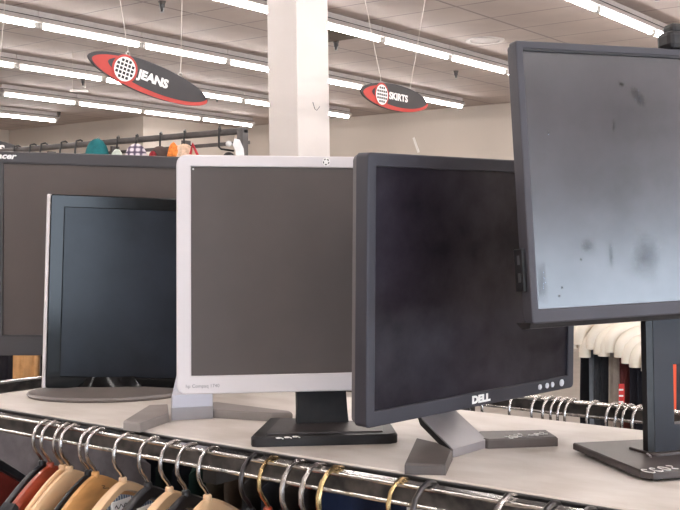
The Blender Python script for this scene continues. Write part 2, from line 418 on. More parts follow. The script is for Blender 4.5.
# ------------------------------------------------------------------ shelf and rack
SX0, SX1, SY0, SY1 = -1.55, .28, .982, 1.40
o = obj('display_shelf', box(SX0, SX1, SY0, SY1, SHELF-.022, SHELF, bev=.0015, seg=1), M['shelf'])
obj('edge_band', box(SX0-.001, SX1, SY0-.005, SY0+.004, SHELF-.026, SHELF-.002, bev=.001, seg=1), M['black'], o)
tag(o, 'worn beige laminate shelf board carrying all the monitors', 'shelf')
bm = bmesh.new(); tube(bm, [(-.003, 0, 0), (.003, .001, 0)], .0016, 6)
zt = CAMZ-.262; zb = zt-.0255
rack = thing('clothing_rack', 'chrome-edged black clothing rack whose rails run around the monitor shelf', 'clothes rack', (-.6, 1.25, 0))
def rail(name, x0, x1, y0, y1):
    ix = lambda a: a+.6
    iy = lambda a: a-1.25
    b = box(ix(x0), ix(x1), iy(y0), iy(y1), zb+.0045, zt-.0045); r = obj(name, b, M['black_scuffed'], rack)
    e = .0022
    b = bmesh.new(); bx(b, ix(x0)-e, ix(x1)+e, iy(y0)-e, iy(y1)+e, zt-.0055, zt, bev=.0018); obj('chrome_top', b, M['chrome'], r)
    b = bmesh.new(); bx(b, ix(x0)-e, ix(x1)+e, iy(y0)-e, iy(y1)+e, zb, zb+.0055, bev=.0018); obj('chrome_bottom', b, M['chrome'], r)
    r['label'] = {'front': 'front rail', 'back': 'back rail', 'left': 'left end rail'}.get(name.split('_')[0], name)
    return r
rail('front_rail', -1.70, .36, .948, .961)
rail('back_rail', -1.70, .36, 1.598, 1.611)
rail('left_end_rail', -1.706, -1.693, .955, 1.605)
rail('right_end_rail', .354, .367, .955, 1.605)
b = bmesh.new()
for X in (-1.70, .36):
    for Y in (.955, 1.605):
        obj('post', box(X+.6-.014, X+.6+.014, Y-1.25-.014, Y-1.25+.014, .03, zb, bev=.002), M['black'], rack)
for X in (-.95, -.4, .1):
    obj('shelf_bracket', box(X+.6-.012, X+.6+.012, .955-1.25+.006, 1.605-1.25-.006, SHELF-.048, SHELF-.026), M['black'], rack)
obj('base_frame', loft(bmesh.new(), [[(a, c, z) for a, c in ((-1.12, -.33), (.98, -.33), (.98, .38), (-1.12, .38))] for z in (0.0, .03)]), M['black'], rack)

# ------------------------------------------------------------------ monitor builder
def frame_mesh(W, H, l, r, t, b, rad, depth, chin=0):
    """rounded outer shell with a rectangular opening for the screen (front faces -Y)"""
    bm = bmesh.new(); seg = 5
    cx = (l-r)/2; cz = (b-t)/2; iw = W-l-r; ih = H-t-b
    O = lambda s, y: [(x, y, z) for x, z in rrect(W-2*s, H-2*s, max(rad-s, .0006), seg)]
    I = lambda s, y: [(x, y, z) for x, z in rrect(iw-2*s, ih-2*s, .0006, seg, cx, cz)]
    loft(bm, [O(.001, depth), O(0, depth-.001), O(0, .0016), O(.0005, .0005), O(.0018, 0), I(-.001, 0), I(0, .0008), I(0, .005)], cap0=True, cap1=False)
    return bm
def monitor(name, label, pos, yaw, tilt, roll, W, H, bez, rad, mats, depth=.02, back=.05, scr_in=.003, group='second-hand computer monitors on the shelf', foot=None):
    off, d, zc = pos
    fx, fy = foot if foot else (off, d)
    root = thing(name, label, 'monitor', at(fx, fy, SHELF), YAW+yaw, group)
    pm = Matrix.Translation(at(off, d, CAMZ+zc)) @ Matrix.Rotation(YAW+yaw, 4, 'Z') @ Matrix.Rotation(-tilt, 4, 'X') @ Matrix.Rotation(roll, 4, 'Y')
    rm = Matrix.Translation(root.location) @ Matrix.Rotation(YAW+yaw, 4, 'Z')
    loc = rm.inverted() @ pm
    l, r, t, b = bez; bzm, bkm, scm = mats
    o = obj('bezel', frame_mesh(W, H, l, r, t, b, rad, depth), bzm, root, True, 20); o.matrix_basis = loc; bezel = o
    cx = (l-r)/2; cz = (b-t)/2; iw = W-l-r; ih = H-t-b
    s = obj('screen', box(cx-iw/2+.0002, cx+iw/2-.0002, scr_in, .0052, cz-ih/2+.0002, cz+ih/2-.0002), scm, root); s.matrix_basis = loc
    bm = bmesh.new(); Q = lambda s_, y, k=1: [(x*k, y, z*k) for x, z in rrect(W-2*s_, H-2*s_, rad+.002, 5)]
    loft(bm, [Q(.0015, depth), Q(.0018, depth+.006), Q(.02, depth+.012), Q(.05, back)])
    o = obj('back_cover', bm, bkm, root, True, 20); o.matrix_basis = loc
    return root, bezel, rm
def C(rm, off, d, h):                      # shelf-plane point into a root's local frame
    return rm.inverted() @ at(off, d, SHELF+h)
def S(x, y, h=0):                          # where a sight line meets the shelf (or h above it)
    d = (.26-h)*1060/(y-240); return ((x-340)/1060*d, d)
def poly(rm, pts): return [tuple(C(rm, a, b, 0))[:2] for a, b in pts]

# ---- black monitor seen at an angle, silver V stand
dell, bez, rm = monitor('computer_monitor', 'charcoal grey monitor turned sideways in the middle, on a silver stand with two dark feet',
    (.1747, 1.3033, -.0524), R(43.78), R(-1.58), R(-1.06), .4015, .305, (.0137, .0137, .0155, .0175), .006, (M['dell'], M['dell_side'], M['scr_dell']), depth=.019,
    foot=(.135, 1.36))
text('logo_lettering', 'DELL', .0125, M['white'], bez, (.0, -.0003, -.305/2+.0088), bold=.0007, sx=1.25, ext=.0003)
for k, x in enumerate((.1225, .1385, .1505, .172)):
    bm = bmesh.new(); rr = .0036 if k < 3 else .0047
    loft(bm, [[(x+q*rr*math.cos(a*math.pi/8), y, -.305/2+.0095+q*rr*math.sin(a*math.pi/8)) for a in range(16)] for q, y in ((1, .001), (1, -.001), (.75, -.0018))])
    obj('button' if k < 3 else 'power_button', bm, M['led'], bez, True)
def foot(name, pts, h, m, parent, rm, mt=None, inset=.0022):
    bm = bmesh.new(); P = poly(rm, pts); prism(bm, P, 0, h, inset); return obj(name, bm, m, parent)
lf = foot('foot', [(.0716, 1.176), (.1166, 1.170), (.1331, 1.254), (.1175, 1.300), (.0959, 1.328)], .0122, M['dell_foot'], dell, rm)
rf = foot('foot', [(.1845, 1.319), (.2746, 1.336), (.2700, 1.385), (.180, 1.375), (.16, 1.34)], .0122, M['dell_foot'], dell, rm)
def strap(p1, p2, prof, rm, thick=.010, back=None, low=0.0):
    """sheet-metal neck: front foot edge p1-p2 on the shelf, profile (back, up) swept behind it"""
    a = Vector((p1[0], p1[1])); b = Vector((p2[0], p2[1])); w = (b-a).normalized(); n = Vector(back).normalized() if back else Vector((-w.y, w.x))
    bm = bmesh.new(); rings = []
    m = len(prof)
    prof = [(q[0], max(q[1]-low, 0), q[2]) for q in prof]
    for i, (bk, up, nar) in enumerate(prof):
        aa = a+n*bk+(b-a)*nar; bb = b+n*bk-(b-a)*nar
        j0 = prof[max(i-1, 0)]; j1 = prof[min(i+1, m-1)]
        tv = Vector((j1[0]-j0[0], j1[1]-j0[1])).normalized(); th = Vector((tv.y, -tv.x))*thick
        rings.append([C(rm, aa.x, aa.y, up), C(rm, bb.x, bb.y, up), C(rm, *(bb+n*th.x), max(up+th.y, 0.0)), C(rm, *(aa+n*th.x), max(up+th.y, 0.0))])
    loft(bm, rings); return bm
DN = [(0, 0.0005, 0), (0, .0105, 0), (.0745, .036, 0), (.086, .05, .0), (.094, .12, .08), (.082, .22, .1)]
bm = strap((.1342, 1.266), (.1830, 1.327), DN, rm, .008, (-.42, .90), .0022); obj('neck_underside', bm, M['black'], dell)
bm = strap((.1348, 1.264), (.1837, 1.325), DN, rm, .002, (-.42, .90))
o = obj('neck', bm, M['silver'], dell); o['label'] = 'silver slanted neck'
scr = []
def scrib(rm, parent, x0, y0, x1, y1, h, n, amp, m=M['white'], r=.0006):
    """marker writing lying on a surface h above the shelf"""
    a = Vector(S(x0, y0, h)); b = Vector(S(x1, y1, h)); u = (b-a); v = Vector((-u.y, u.x)).normalized()
    st = []
    rnd = random.Random(int(x0*7+y0))
    for g in range(n):
        c = a+u*((g+.5)/n); wd = u.length/n*.36
        kind = rnd.choice('039c')
        pts = []
        for k in range(9):
            if kind in '0': an = k/8*2*math.pi; q = (math.cos(an)*wd, math.sin(an)*amp)
            elif kind == '3': q = (wd*math.sin(k/8*math.pi*2.0)*.9, amp*(1-k/4))
            elif kind == '9': an = k/5*2*math.pi; q = (math.cos(an)*wd*.8, amp*.4+math.sin(an)*amp*.5) if k < 6 else (wd*.8, amp*.4-(k-5)/3*amp*1.3)
            else: an = .6+k/8*2*math.pi*.8; q = (math.cos(an)*wd, math.sin(an)*amp)
            p = c+u.normalized()*q[0]+v*q[1]
            pts.append(C(rm, p.x, p.y, h+.0005))
        st.append(pts)
    return scribble('handwriting', st, r, m, parent)
scrib(rm, rf, 507, 438, 524, 435, .0125, 4, .007)
o = scrib(rm, rf, 530, 436, 546, 433, .0125, 3, .007)

# ---- silver framed monitor
hp, bez, rm = monitor('computer_monitor', 'silver-framed monitor with a dull grey screen and a black base, left of centre',
    (-.0174, 1.3995, -.0440), R(9.3), R(2), R(-.05), .392, .31, (.0185, .0185, .0150, .0235), .012, (M['hp'], M['hp'], M['scr_hp']), depth=.022, foot=(-.018, 1.43))
bm = bmesh.new(); loft(bm, [[(.0055*math.cos(a*math.pi/10), y, .31/2-.0074+.0055*math.sin(a*math.pi/10)) for a in range(20)] for y in (.0005, -.0004)]); lg = obj('round_badge', bm, M['white'], bez)
bm = bmesh.new()
for k in range(5):
    a0 = k*72+100
    tube(bm, [(.0037*math.cos(R(a0+q)), -.0005, .31/2-.0074+.0037*math.sin(R(a0+q))) for q in (0, 20, 40)], .0008, 5)
obj('badge_mark', bm, M['ink'], lg)
text('model_lettering', 'hp Compaq 1740', .0062, M['greyink'], bez, (-.392/2+.026, -.0003, -.31/2+.0105), align='CENTER').location.x = -.392/2+.033
bm = bmesh.new(); loft(bm, [[(-.392/2+.0215+.0012*math.cos(a), y, .31/2-.0185+.0012*math.sin(a)) for a in [i*math.pi/4 for i in range(8)]] for y in (.003, .0015)]); obj('dust_fleck', bm, M['white'], bez)
P = [(-.1105, 1.333), (-.104, 1.329), (.064, 1.352), (.0722, 1.359), (.074, 1.367), (.070, 1.432), (.064, 1.44), (-.088, 1.48), (-.0985, 1.476), (-.113, 1.345)]
bm = bmesh.new(); prism(bm, poly(rm, P), 0, .0125, .003); bs = obj('base', bm, M['hp_black'], hp, True)
P2 = [(-.095, 1.348), (.055, 1.366), (.057, 1.425), (-.083, 1.465)]
bm = bmesh.new(); prism(bm, poly(rm, P2), .012, .0142, .001); obj('base_top', bm, mat('hp_base_top', (64, 58, 58), .45, noise=.3, nscale=25), bs)
bm = strap((-.0575, 1.418), (.0122, 1.432), [(0, .010, 0), (.004, .03, .02), (.012, .06, .03), (.022, .14, .05), (.022, .2, .05)], rm, .016)
obj('neck', bm, M['hp_black'], hp, True)
scrib(rm, bs, 275, 439, 300, 437, .0148, 3, .006)

# ---- black glossy monitor on round foot
tv, bez, rm = monitor('computer_monitor', 'smaller glossy black monitor with a silver left edge on a round grey foot',
    (-.3126, 1.79, -.0915), R(6.5), R(-2), R(1.9), .352, .325, (.023, .023, .021, .020), .004, (M['gloss'], M['gloss'], M['scr_tv']), depth=.016, foot=(-.39, 1.785))
o = obj('silver_edge', box(-.352/2-.0062, -.352/2-.0004, -.001, .018, -.325/2, .325/2, bev=.002), M['hp'], tv, True); o.matrix_basis = bez.matrix_basis.copy(); o['label'] = 'silver edge strip'
P = lambda r, z: (r, z)
c0 = C(rm, -.392, 1.782, 0)
bm = bmesh.new(); lathe(bm, [(.001, 0), (.128, 0), (.131, .004), (.128, .0075), (.06, .012), (.035, .014), (.001, .014)], 56, c0.x, c0.y, 1, .72)
o = obj('round_foot', bm, M['greybase'], tv, True)
bm = bmesh.new(); lathe(bm, [(.001, .011), (.062, .012), (.054, .020), (.046, .030), (.001, .03)], 40, c0.x+.005, c0.y+.018, 1, .5); obj('neck_collar', bm, M['gloss'], tv, True)
bm = box(c0.x-.02, c0.x+.03, c0.y+.035, c0.y+.055, .012, .2, bev=.004); obj('neck', bm, M['gloss'], tv, True)

# ---- widest monitor at back left
ac, bez, rm = monitor('computer_monitor', 'widest matte dark grey monitor at the back left, behind the glossy black one',
    (-.3513, 1.9616, -.0310), R(9.3), R(-5.5), R(1.1), .566, .372, (.021, .021, .0215, .038), .005, (M['acer'], M['acer'], M['scr_acer']), depth=.02, back=.045, foot=(-.33, 2.02))
text('logo_lettering', 'acer', .0145, M['white'], bez, (-.566/2+.025, -.0003, .372/2-.0085), bold=.0005, shear=.3, sx=1.25, ext=.0003)
obj('screen_gasket', loft(bmesh.new(), [[(x, -.0004 if k in (1,) else .0006, z) for x, z in rrect(.566-.034+(.0016 if k in (0, 1) else 0), .3165+(.0016 if k in (0, 1) else 0), .001, 3, 0, .0083)] for k in (0, 1, 2)], cap0=False, cap1=False), M['ink'], bez)
bm = box(-.035, .035, -.012, .012, .008, .2, bev=.004); obj('neck', bm, M['acer'], ac)
bm = bmesh.new(); lathe(bm, [(.001, 0), (.12, 0), (.12, .006), (.05, .012), (.001, .012)], 48, 0, 0, 1, .4); obj('base', bm, M['acer'], ac, True)

# ---- big monitor at right
rt, bez, rm = monitor('computer_monitor', 'tallest grey monitor at the right edge with a pale smudged screen, on a flat plate',
    (.399, 1.218, .0689), R(22.85), R(3.83), R(-1.54), .44, .305, (.0090, .0090, .0085, .0150), .003, (M['rbez'], M['rbez'], M['scr_right']), depth=.014, back=.05, scr_in=.0035, foot=(.4228, 1.245))
o = obj('lower_lip', loft(bmesh.new(), [[(x, y, z) for y, z in ((.0012, -.1515), (.004, -.1575), (.018, -.1585), (.03, -.1515))] for x in (-.2215, .2215)]), M['hp_black'], rt); o.matrix_basis = bez.matrix_basis.copy()
o = obj('screen_gasket', box(-.2110, .2110, .0008, .0036, .1418, .1442), M['ink'], rt); o.matrix_basis = bez.matrix_basis.copy()
b = box(-.2245, -.2195, .006, .022, -.118, -.072, bev=.001); u = obj('port_panel', b, M['hp_black'], rt); u.matrix_basis = bez.matrix_basis.copy()
for z in (-.084, -.103):
    b = bmesh.new(); bx(b, -.2250, -.2243, .011, .015, z-.005, z+.005); obj('usb_port', b, M['port'], u)
def smudge_mat(name, col, alpha):
    m = bpy.data.materials.new(name); m.use_nodes = True; nt = m.node_tree; b = nt.nodes['Principled BSDF']
    b.inputs['Base Color'].default_value = srgb(*col); b.inputs['Roughness'].default_value = .8; b.inputs['Specular IOR Level'].default_value = .1
    tc = nt.nodes.new('ShaderNodeTexCoord'); mp = nt.nodes.new('ShaderNodeMapping'); mp.inputs['Location'].default_value = (-1, -1, -1); mp.inputs['Scale'].default_value = (2, 2, 2)
    nt.links.new(tc.outputs['Generated'], mp.inputs['Vector'])
    mp.inputs['Scale'].default_value = (2, 0, 2); mp.inputs['Location'].default_value = (-1, 0, -1)
    ns = nt.nodes.new('ShaderNodeTexNoise'); ns.inputs['Scale'].default_value = 90; nt.links.new(tc.outputs['Object'], ns.inputs['Vector'])
    ln = nt.nodes.new('ShaderNodeVectorMath'); ln.operation = 'LENGTH'; nt.links.new(mp.outputs['Vector'], ln.inputs[0])
    r = nt.nodes.new('ShaderNodeMapRange'); r.inputs['From Min'].default_value = 1; r.inputs['From Max'].default_value = .2; r.inputs['To Min'].default_value = 0; r.inputs['To Max'].default_value = alpha*1.6
    nt.links.new(ln.outputs['Value'], r.inputs['Value'])
    k = nt.nodes.new('ShaderNodeMath'); k.operation = 'MULTIPLY'; nt.links.new(r.outputs['Result'], k.inputs[0]); nt.links.new(ns.outputs['Fac'], k.inputs[1])
    nt.links.new(k.outputs[0], b.inputs['Alpha']); return m
SMG = smudge_mat('grime', (40, 42, 52), .17); SMD = smudge_mat('speck', (30, 30, 36), .8)
PXM = 930.0
for sx_, sz_, w_s, h_s, an in ((639, 84, 9, 6, 10), (659, 97, 14, 28, -40), (629, 127, 5, 16, 5), (624, 262, 6, 30, 0), (567, 291, 3, 3, 0), (564, 299, 3, 3, 0), (589, 264, 3, 3, 0), (545, 285, 12, 40, 3), (596, 250, 16, 14, 0), (553, 133, 5, 6, 0), (665, 265, 40, 50, 20)):
    # where on the panel: left edge 515..532, screen top 48, px per metre grows to the left
    fx_ = (sx_-(515+(sz_-40)*.06))/(PXM*.94)
    fz_ = (sz_-40-(sx_-515)*.03)/PXM
    q = smo = obj('smudge', box(-w_s/2/PXM, w_s/2/PXM, -.0001, .0001, -h_s/2/PXM, h_s/2/PXM), SMD if w_s == 3 else SMG, rt)
    smo.matrix_basis = bez.matrix_basis @ Matrix.Translation((-.22+fx_, .0033, .1525-fz_)) @ Matrix.Rotation(R(an), 4, 'Y')
# camera clip on top
b = bmesh.new(); bx(b, -.014, .046, -.004, .022, .1525, .174, bev=.006); bx(b, -.006, .04, .0, .02, .170, .184, bev=.005); u = obj('top_clip', b, M['hp_black'], rt); u.matrix_basis = bez.matrix_basis.copy()
u['label'] = 'black camera clip on the top edge'
# plate
e1 = Vector((-.0405, .166)); e2 = Vector((.971, .237)); p0 = Vector((.3263, 1.134))
pts = [p0+e2*.010, p0+e2*.21, p0+e2*.22+e1*.05, p0+e2*.22+e1, p0+e1, p0+e1*.06]
bm = bmesh.new(); prism(bm, poly(rm, [tuple(p) for p in pts]), .0035, .0115, .0015); pl = obj('base_plate', bm, M['rplate'], rt)
for u_, v_ in ((.012, .15), (.20, .15), (.02, .012), (.20, .03)):
    q = C(rm, *(p0+e2*u_+e1.normalized()*v_), 0); bm = bmesh.new(); lathe(bm, [(.001, 0), (.006, 0), (.006, .0045), (.001, .0045)], 12, q.x, q.y); obj('rubber_foot', bm, M['black'], pl)
scrib(rm, pl, 644, 472, 676, 467, .0115, 4, .009, r=.0006)
bm = bmesh.new(); tube(bm, [C(rm, *S(645, 452, .012), .0122), C(rm, *S(651, 457, .012), .0126)], .0012, 6); obj('plate_pin', bm, M['port'], pl)
# neck with cable hole
ctr = rm.inverted() @ at(.4215, 1.25, SHELF) - Vector((.013, 0, 0))
nk = bmesh.new()
def slab(x0, x1, z0, z1):
    f = lambda z: -.030*(z/.2)*.35
    loft(nk, [[(ctr.x+x+f(z)*0-.0035*(z/.14), ctr.y+y, z) for x, y in ((x0, 0), (x1, 0), (x1, .015), (x0, .015))] for z in (z0, z1)])
slab(-.048, .048, .011, .045); slab(-.048, -.020, .045, .115); slab(.020, .048, .045, .115); slab(-.048, .048, .115, .23)
neck = obj('neck', nk, M['rstand'], rt)
bm = bmesh.new(); loft(bm, [[(ctr.x+x-.0035*(z/.14), ctr.y+y, z) for x, y in ((-.0535, .006), (-.0478, .001), (-.0478, .015), (-.0535, .015))] for z in (.011, .23)])
obj('neck_side', bm, M['black'], rt)
bm = bmesh.new(); prism(bm, [(ctr.x+x, ctr.y+z) for x, z in rrect(.112, .052, .008, 4, 0, .017)], .011, .0145, .001); obj('neck_collar', bm, M['rplate'], rt)

# ---- bare silver V stand behind the silver monitor
c = at(-.2135, 1.56, SHELF)
vs = thing('monitor_stand', 'silver and grey V-shaped monitor stand, half hidden behind the silver-framed monitor', 'monitor stand', c, YAW+R(20))
rm = Matrix.Translation(c) @ Matrix.Rotation(YAW+R(20), 4, 'Z')
bm = strap((-.2414, 1.5265), (-.1855, 1.546), [(0, .0005, 0), (0, .0185, 0), (.001, .036, 0), (.012, .041, .06), (.03, .08, .3), (.04, .22, .3)], rm, .010)
nkk = obj('neck', bm, M['silverbright'], vs)
bm = strap((-.2420, 1.5245), (-.1850, 1.544), [(0, .0002, 0), (0, .0180, 0)], rm, .003); o = obj('neck_front', bm, M['silver'], vs)
gf = mat('stand_foot', (142, 134, 130), .5, noise=.12, nscale=30)
foot('foot', [(-.2445, 1.515), (-.2600, 1.600), (-.286, 1.592), (-.2965, 1.450), (-.270, 1.432)], .0125, gf, vs, rm)
foot('foot', [(-.1840, 1.548), (-.098, 1.518), (-.068, 1.520), (-.072, 1.534), (-.19, 1.622), (-.215, 1.60)], .0125, gf, vs, rm)

# ------------------------------------------------------------------ hangers and garments
HK = {}
def hook_pts(lean=0):
    g = [(-.012, -.047), (-.0123, -.041), (-.017, -.034), (-.0255, -.026), (-.0305, -.017), (-.031, -.006), (-.026, .005), (-.0155, .0125), (-.004, .0155), (.008, .0130), (.016, .0055), (.0185, -.003)]
    return g
def hook_bm(r=.0024):
    bm = bmesh.new(); g = [(0, y, z-.0155+.0028) for y, z in hook_pts()]
    tube(bm, g, r, 8)
    bmesh.ops.create_icosphere(bm, subdivisions=1, radius=r*1.5, matrix=Matrix.Translation(g[-1]))
    return bm
def body_bm(half, hgt, thick, slope, collar=True, drop=0):
    """curved shoulder bar in the local Y-Z plane, hanging from z=-.0747"""
    bm = bmesh.new(); rings = []; n = 18
    for i in range(-n, n+1):
        u = i/n; y = u*half; zt_ = -.0585-slope*(abs(u)**1.35)*half; h = hgt*(1-.45*abs(u)**1.5)
        tx = thick*(1+.5*abs(u))
        fwd = .02*abs(u)**2
        rings.append([(fwd-tx/2, y, zt_-h*.15), (fwd-tx*.2, y, zt_), (fwd+tx*.2, y, zt_), (fwd+tx/2, y, zt_-h*.15), (fwd+tx/2, y, zt_-h*.85), (fwd+tx*.2, y, zt_-h), (fwd-tx*.2, y, zt_-h), (fwd-tx/2, y, zt_-h*.85)])
    loft(bm, rings)
    if collar:
        lathe(bm, [(.001, -.062), (.0055, -.062), (.0055, -.0555), (.004, -.054), (.001, -.054)], 12)
    bmesh.ops.translate(bm, verts=bm.verts[:], vec=(0, -.012, 0))
    return bm
def garment_bm(half, length, thick, slope, neck=0.0, nw=.35, seed=0, flare=.05, top=-.07, curve=0):
    bm = bmesh.new(); n = 26; m = 16; rnd = random.Random(seed); ph = [rnd.uniform(0, 6.28) for _ in range(5)]
    def pt(u, v, s):
        z0 = top-slope*(abs(u)**1.35)*half
        if neck and abs(u) < nw: z0 -= neck*(1-(abs(u)/nw)**2)
        z = z0*(1-v)+(top-length)*v
        hw = half*(1.04+flare*v); y = u*hw
        t = thick*(.35+.65*min(1, v*5))*max(0.0, 1-abs(u)**6)**.5
        f = math.sin(u*9+ph[0]+v*2)*.35+math.sin(u*17+ph[1])*.25+math.sin(v*7+u*5+ph[2])*.2
        x = curve*u*u+s*t*.5*(1+.35*f)+.006*math.sin(u*6+ph[3]+v*3)*min(1, v*3)
        return (x, y, z)
    for v0 in range(1):
        grids = []
        for s in (1, -1):
            grids.append([[bm.verts.new(pt(-1+2*i/n, j/m, s)) for i in range(n+1)] for j in range(m+1)])
        for s, G in enumerate(grids):
            for j in range(m):
                for i in range(n):
                    bm.faces.new((G[j][i], G[j][i+1], G[j+1][i+1], G[j+1][i]))
        A, Bb = grids
        for j in range(m):
            for i in (0, n): bm.faces.new((A[j][i], A[j+1][i], Bb[j+1][i], Bb[j][i]))
        for i in range(n):
            for j in (0, m): bm.faces.new((A[j][i], A[j][i+1], Bb[j][i+1], Bb[j][i]))
    return bm
MC = {}
def cloth(col, stripes=False):
    k = (col, stripes)
    if k in MC: return MC[k]
    m = mat('cloth_%d_%d_%d' % col, col, .9, noise=.18, nscale=40, bump=.3, bscale=400, spec=.2)
    if stripes:
        nt = m.node_tree; b = nt.nodes['Principled BSDF']; tc = nt.nodes.new('ShaderNodeTexCoord')
        wv = nt.nodes.new('ShaderNodeTexWave'); wv.bands_direction = 'Y'; wv.inputs['Scale'].default_value = 60
        nt.links.new(tc.outputs['Object'], wv.inputs['Vector'])
        r = nt.nodes.new('ShaderNodeValToRGB'); r.color_ramp.elements[0].position = .4; r.color_ramp.elements[1].position = .6
        r.color_ramp.elements[0].color = srgb(88, 112, 148); r.color_ramp.elements[1].color = srgb(196, 204, 214)
        nt.links.new(wv.outputs['Fac'], r.inputs[0]); nt.links.new(r.outputs[0], b.inputs['Base Color'])
    MC[k] = m; return m
HM = dict(red=mat('red_wood', (156, 62, 38), .3, noise=.3, nscale=14, stretch=(1, 1, 5), coat=.4),
          tan=mat('tan_wood', (204, 150, 92), .4, noise=.2, nscale=12, stretch=(1, 1, 5), coat=.2),
          cream=mat('cream_plastic', (222, 184, 144), .35, noise=.04),
          black=mat('black_plastic', (34, 33, 36), .3, noise=.2),
          white=mat('white_plastic', (232, 222, 206), .4, noise=.04))
def hang(x, Yc, zrail, yaw, hcol, label, group=None, wire='steel', half=.19, hgt=.034, thick=.012, slope=.55, hook=True, name='clothes_hanger', cat='hanger', scale=1.0, X=None, r=.0026):
    Xw = X if X is not None else xat(x, Yc)[0]
    t = thing(name, label, cat, (Xw, Yc, zrail), yaw, group)
    t.scale = (scale,)*3
    obj('hook', hook_bm(r), M[wire], t, True)
    b = obj('shoulder_bar', body_bm(half, hgt, thick, slope), HM[hcol], t, True)
    return t, b
def wear(t, col, label, cat, group=None, half=.2, length=.62, thick=.035, slope=.55, neck=0, nw=.35, seed=0, top=-.078, name='jacket', stripes=False, dx=0, dy=0, curve=0):
    o = obj(name, garment_bm(half, length, thick, slope, neck, nw, seed, top=top, curve=curve), cloth(col, stripes), None, True)
    o.location = t.location+Vector((dx, dy, 0)); o.rotation_euler = t.rotation_euler; o.scale = t.scale
    return tag(o, label, cat, group)
YF = .9545
G1 = 'hangers on the front rail'; G2 = 'clothes on the front rail'
# (apex x, yaw deg, colour, wire, body kwargs, label, garment)
fr = [
 (-24, 14, 'black', 'steel', dict(hgt=.02, thick=.008), 'leftmost hanger on the front rail, carrying the dark red jacket', ((120, 44, 34), 'dark red jacket on the leftmost hanger of the front rail', .02)),
 (47.5, 14, 'black', 'steel', dict(hgt=.014, thick=.008), 'thin black hanger just left of the red wooden one', ((62, 62, 64), 'charcoal jacket on the thin black hanger left of the red wooden one', .05)),
 (56, 12, 'red', 'steel', dict(hgt=.052, thick=.014), 'red-brown varnished wooden hanger', ((58, 58, 60), 'dark grey jacket on the red-brown wooden hanger', .15)),
 (68, 14, 'cream', 'steel', dict(hgt=.020, thick=.007), 'narrow cream plastic hanger, the left one of a close pair', None),
 (75, 12, 'cream', 'steel', dict(hgt=.036, thick=.010), 'cream plastic hanger, the right one of a close pair', ((112, 108, 110), 'grey jacket on the cream hanger left of the light wooden one', .16)),
 (94, 12, 'black', 'steel', dict(hgt=.012, thick=.005), 'thin dark hanger hidden behind the light wooden one', None),
 (101, 12, 'tan', 'steel', dict(hgt=.060, thick=.014), 'broad light wooden hanger with finger joints', ((226, 220, 212), 'white blouse on the light wooden hanger', .20)),
 (128.5, 11, 'cream', 'steel', dict(hgt=.014, thick=.012), 'cream plastic hanger holding the blue striped shirt', ((120, 140, 170), 'blue and white striped shirt with a white label on a cream hanger', .012)),
 (153.5, 11, 'black', 'steel', dict(hgt=.018, thick=.012), 'black plastic hanger right of the blue striped shirt', ((30, 30, 33), 'black jacket right of the blue striped shirt', .02)),
 (175, 10, 'cream', 'steel', dict(hgt=.020, thick=.012), 'cream plastic hanger right of the black jacket', ((60, 52, 52), 'dark brown jacket on the cream hanger right of the black one', .06)),
 (191.5, 10, 'black', 'steel', dict(hgt=.018, thick=.010), 'glossy black hanger between two cream ones', ((26, 26, 28), 'black garment between two cream hangers', .02)),
 (213, 9, 'cream', 'steel', dict(hgt=.034, thick=.012), 'rightmost cream plastic hanger on the front rail', ((70, 70, 76), 'grey garment on the rightmost cream hanger', .06)),
 (257, 8, 'black', 'darkwire', dict(scale=1.1, hgt=.02, thick=.01), 'hanger with a dull dark hook below the left corner of the black base', ((44, 44, 48), 'dark grey garment under the dull dark hook', .02)),
 (273.5, 8, 'red', 'brass', dict(hgt=.02, thick=.01), 'hanger with a bronze hook right of the dull dark hook', ((74, 30, 30), 'dark red garment under the bronze hook', .02)),
 (299, 8, 'black', 'steel', dict(scale=1.2, hgt=.02, thick=.01), 'hanger with a bright steel hook below the middle of the black base', None),
 (319, 6, 'black', 'steel', dict(scale=1.2, hgt=.02, thick=.008), 'hanger with a steel hook just left of the gold one', None),
 (337, 6, 'cream', 'brass', dict(scale=1.25, hgt=.02, thick=.008), 'hanger with a round gold hook below the right end of the black base', None),
 (403, 4, 'black', 'brass', dict(hgt=.02, thick=.01), 'hanger with a gold hook under the left dark monitor foot', None),
 (430, 3, 'black', 'darkwire', dict(scale=1.2, hgt=.02, thick=.01), 'hanger with a dark hook at the corner of the left monitor foot', None),
 (510, 3, 'black', 'steel', dict(scale=1.35, hgt=.02, thick=.01), 'hanger with a white steel hook, alone on the rail below the right monitor foot', None),
 (554, 2, 'black', 'darkwire', dict(scale=1.25, hgt=.02, thick=.01), 'hanger with a dark grey hook, third from the right end', None),
 (590, 2, 'black', 'darkwire', dict(scale=1.25, hgt=.02, thick=.01), 'hanger with a dark hook, second from the right end', None),
 (622, 2, 'black', 'steel', dict(scale=1.25, hgt=.02, thick=.01), 'rightmost hanger hook on the front rail, bottom edge', None),
]
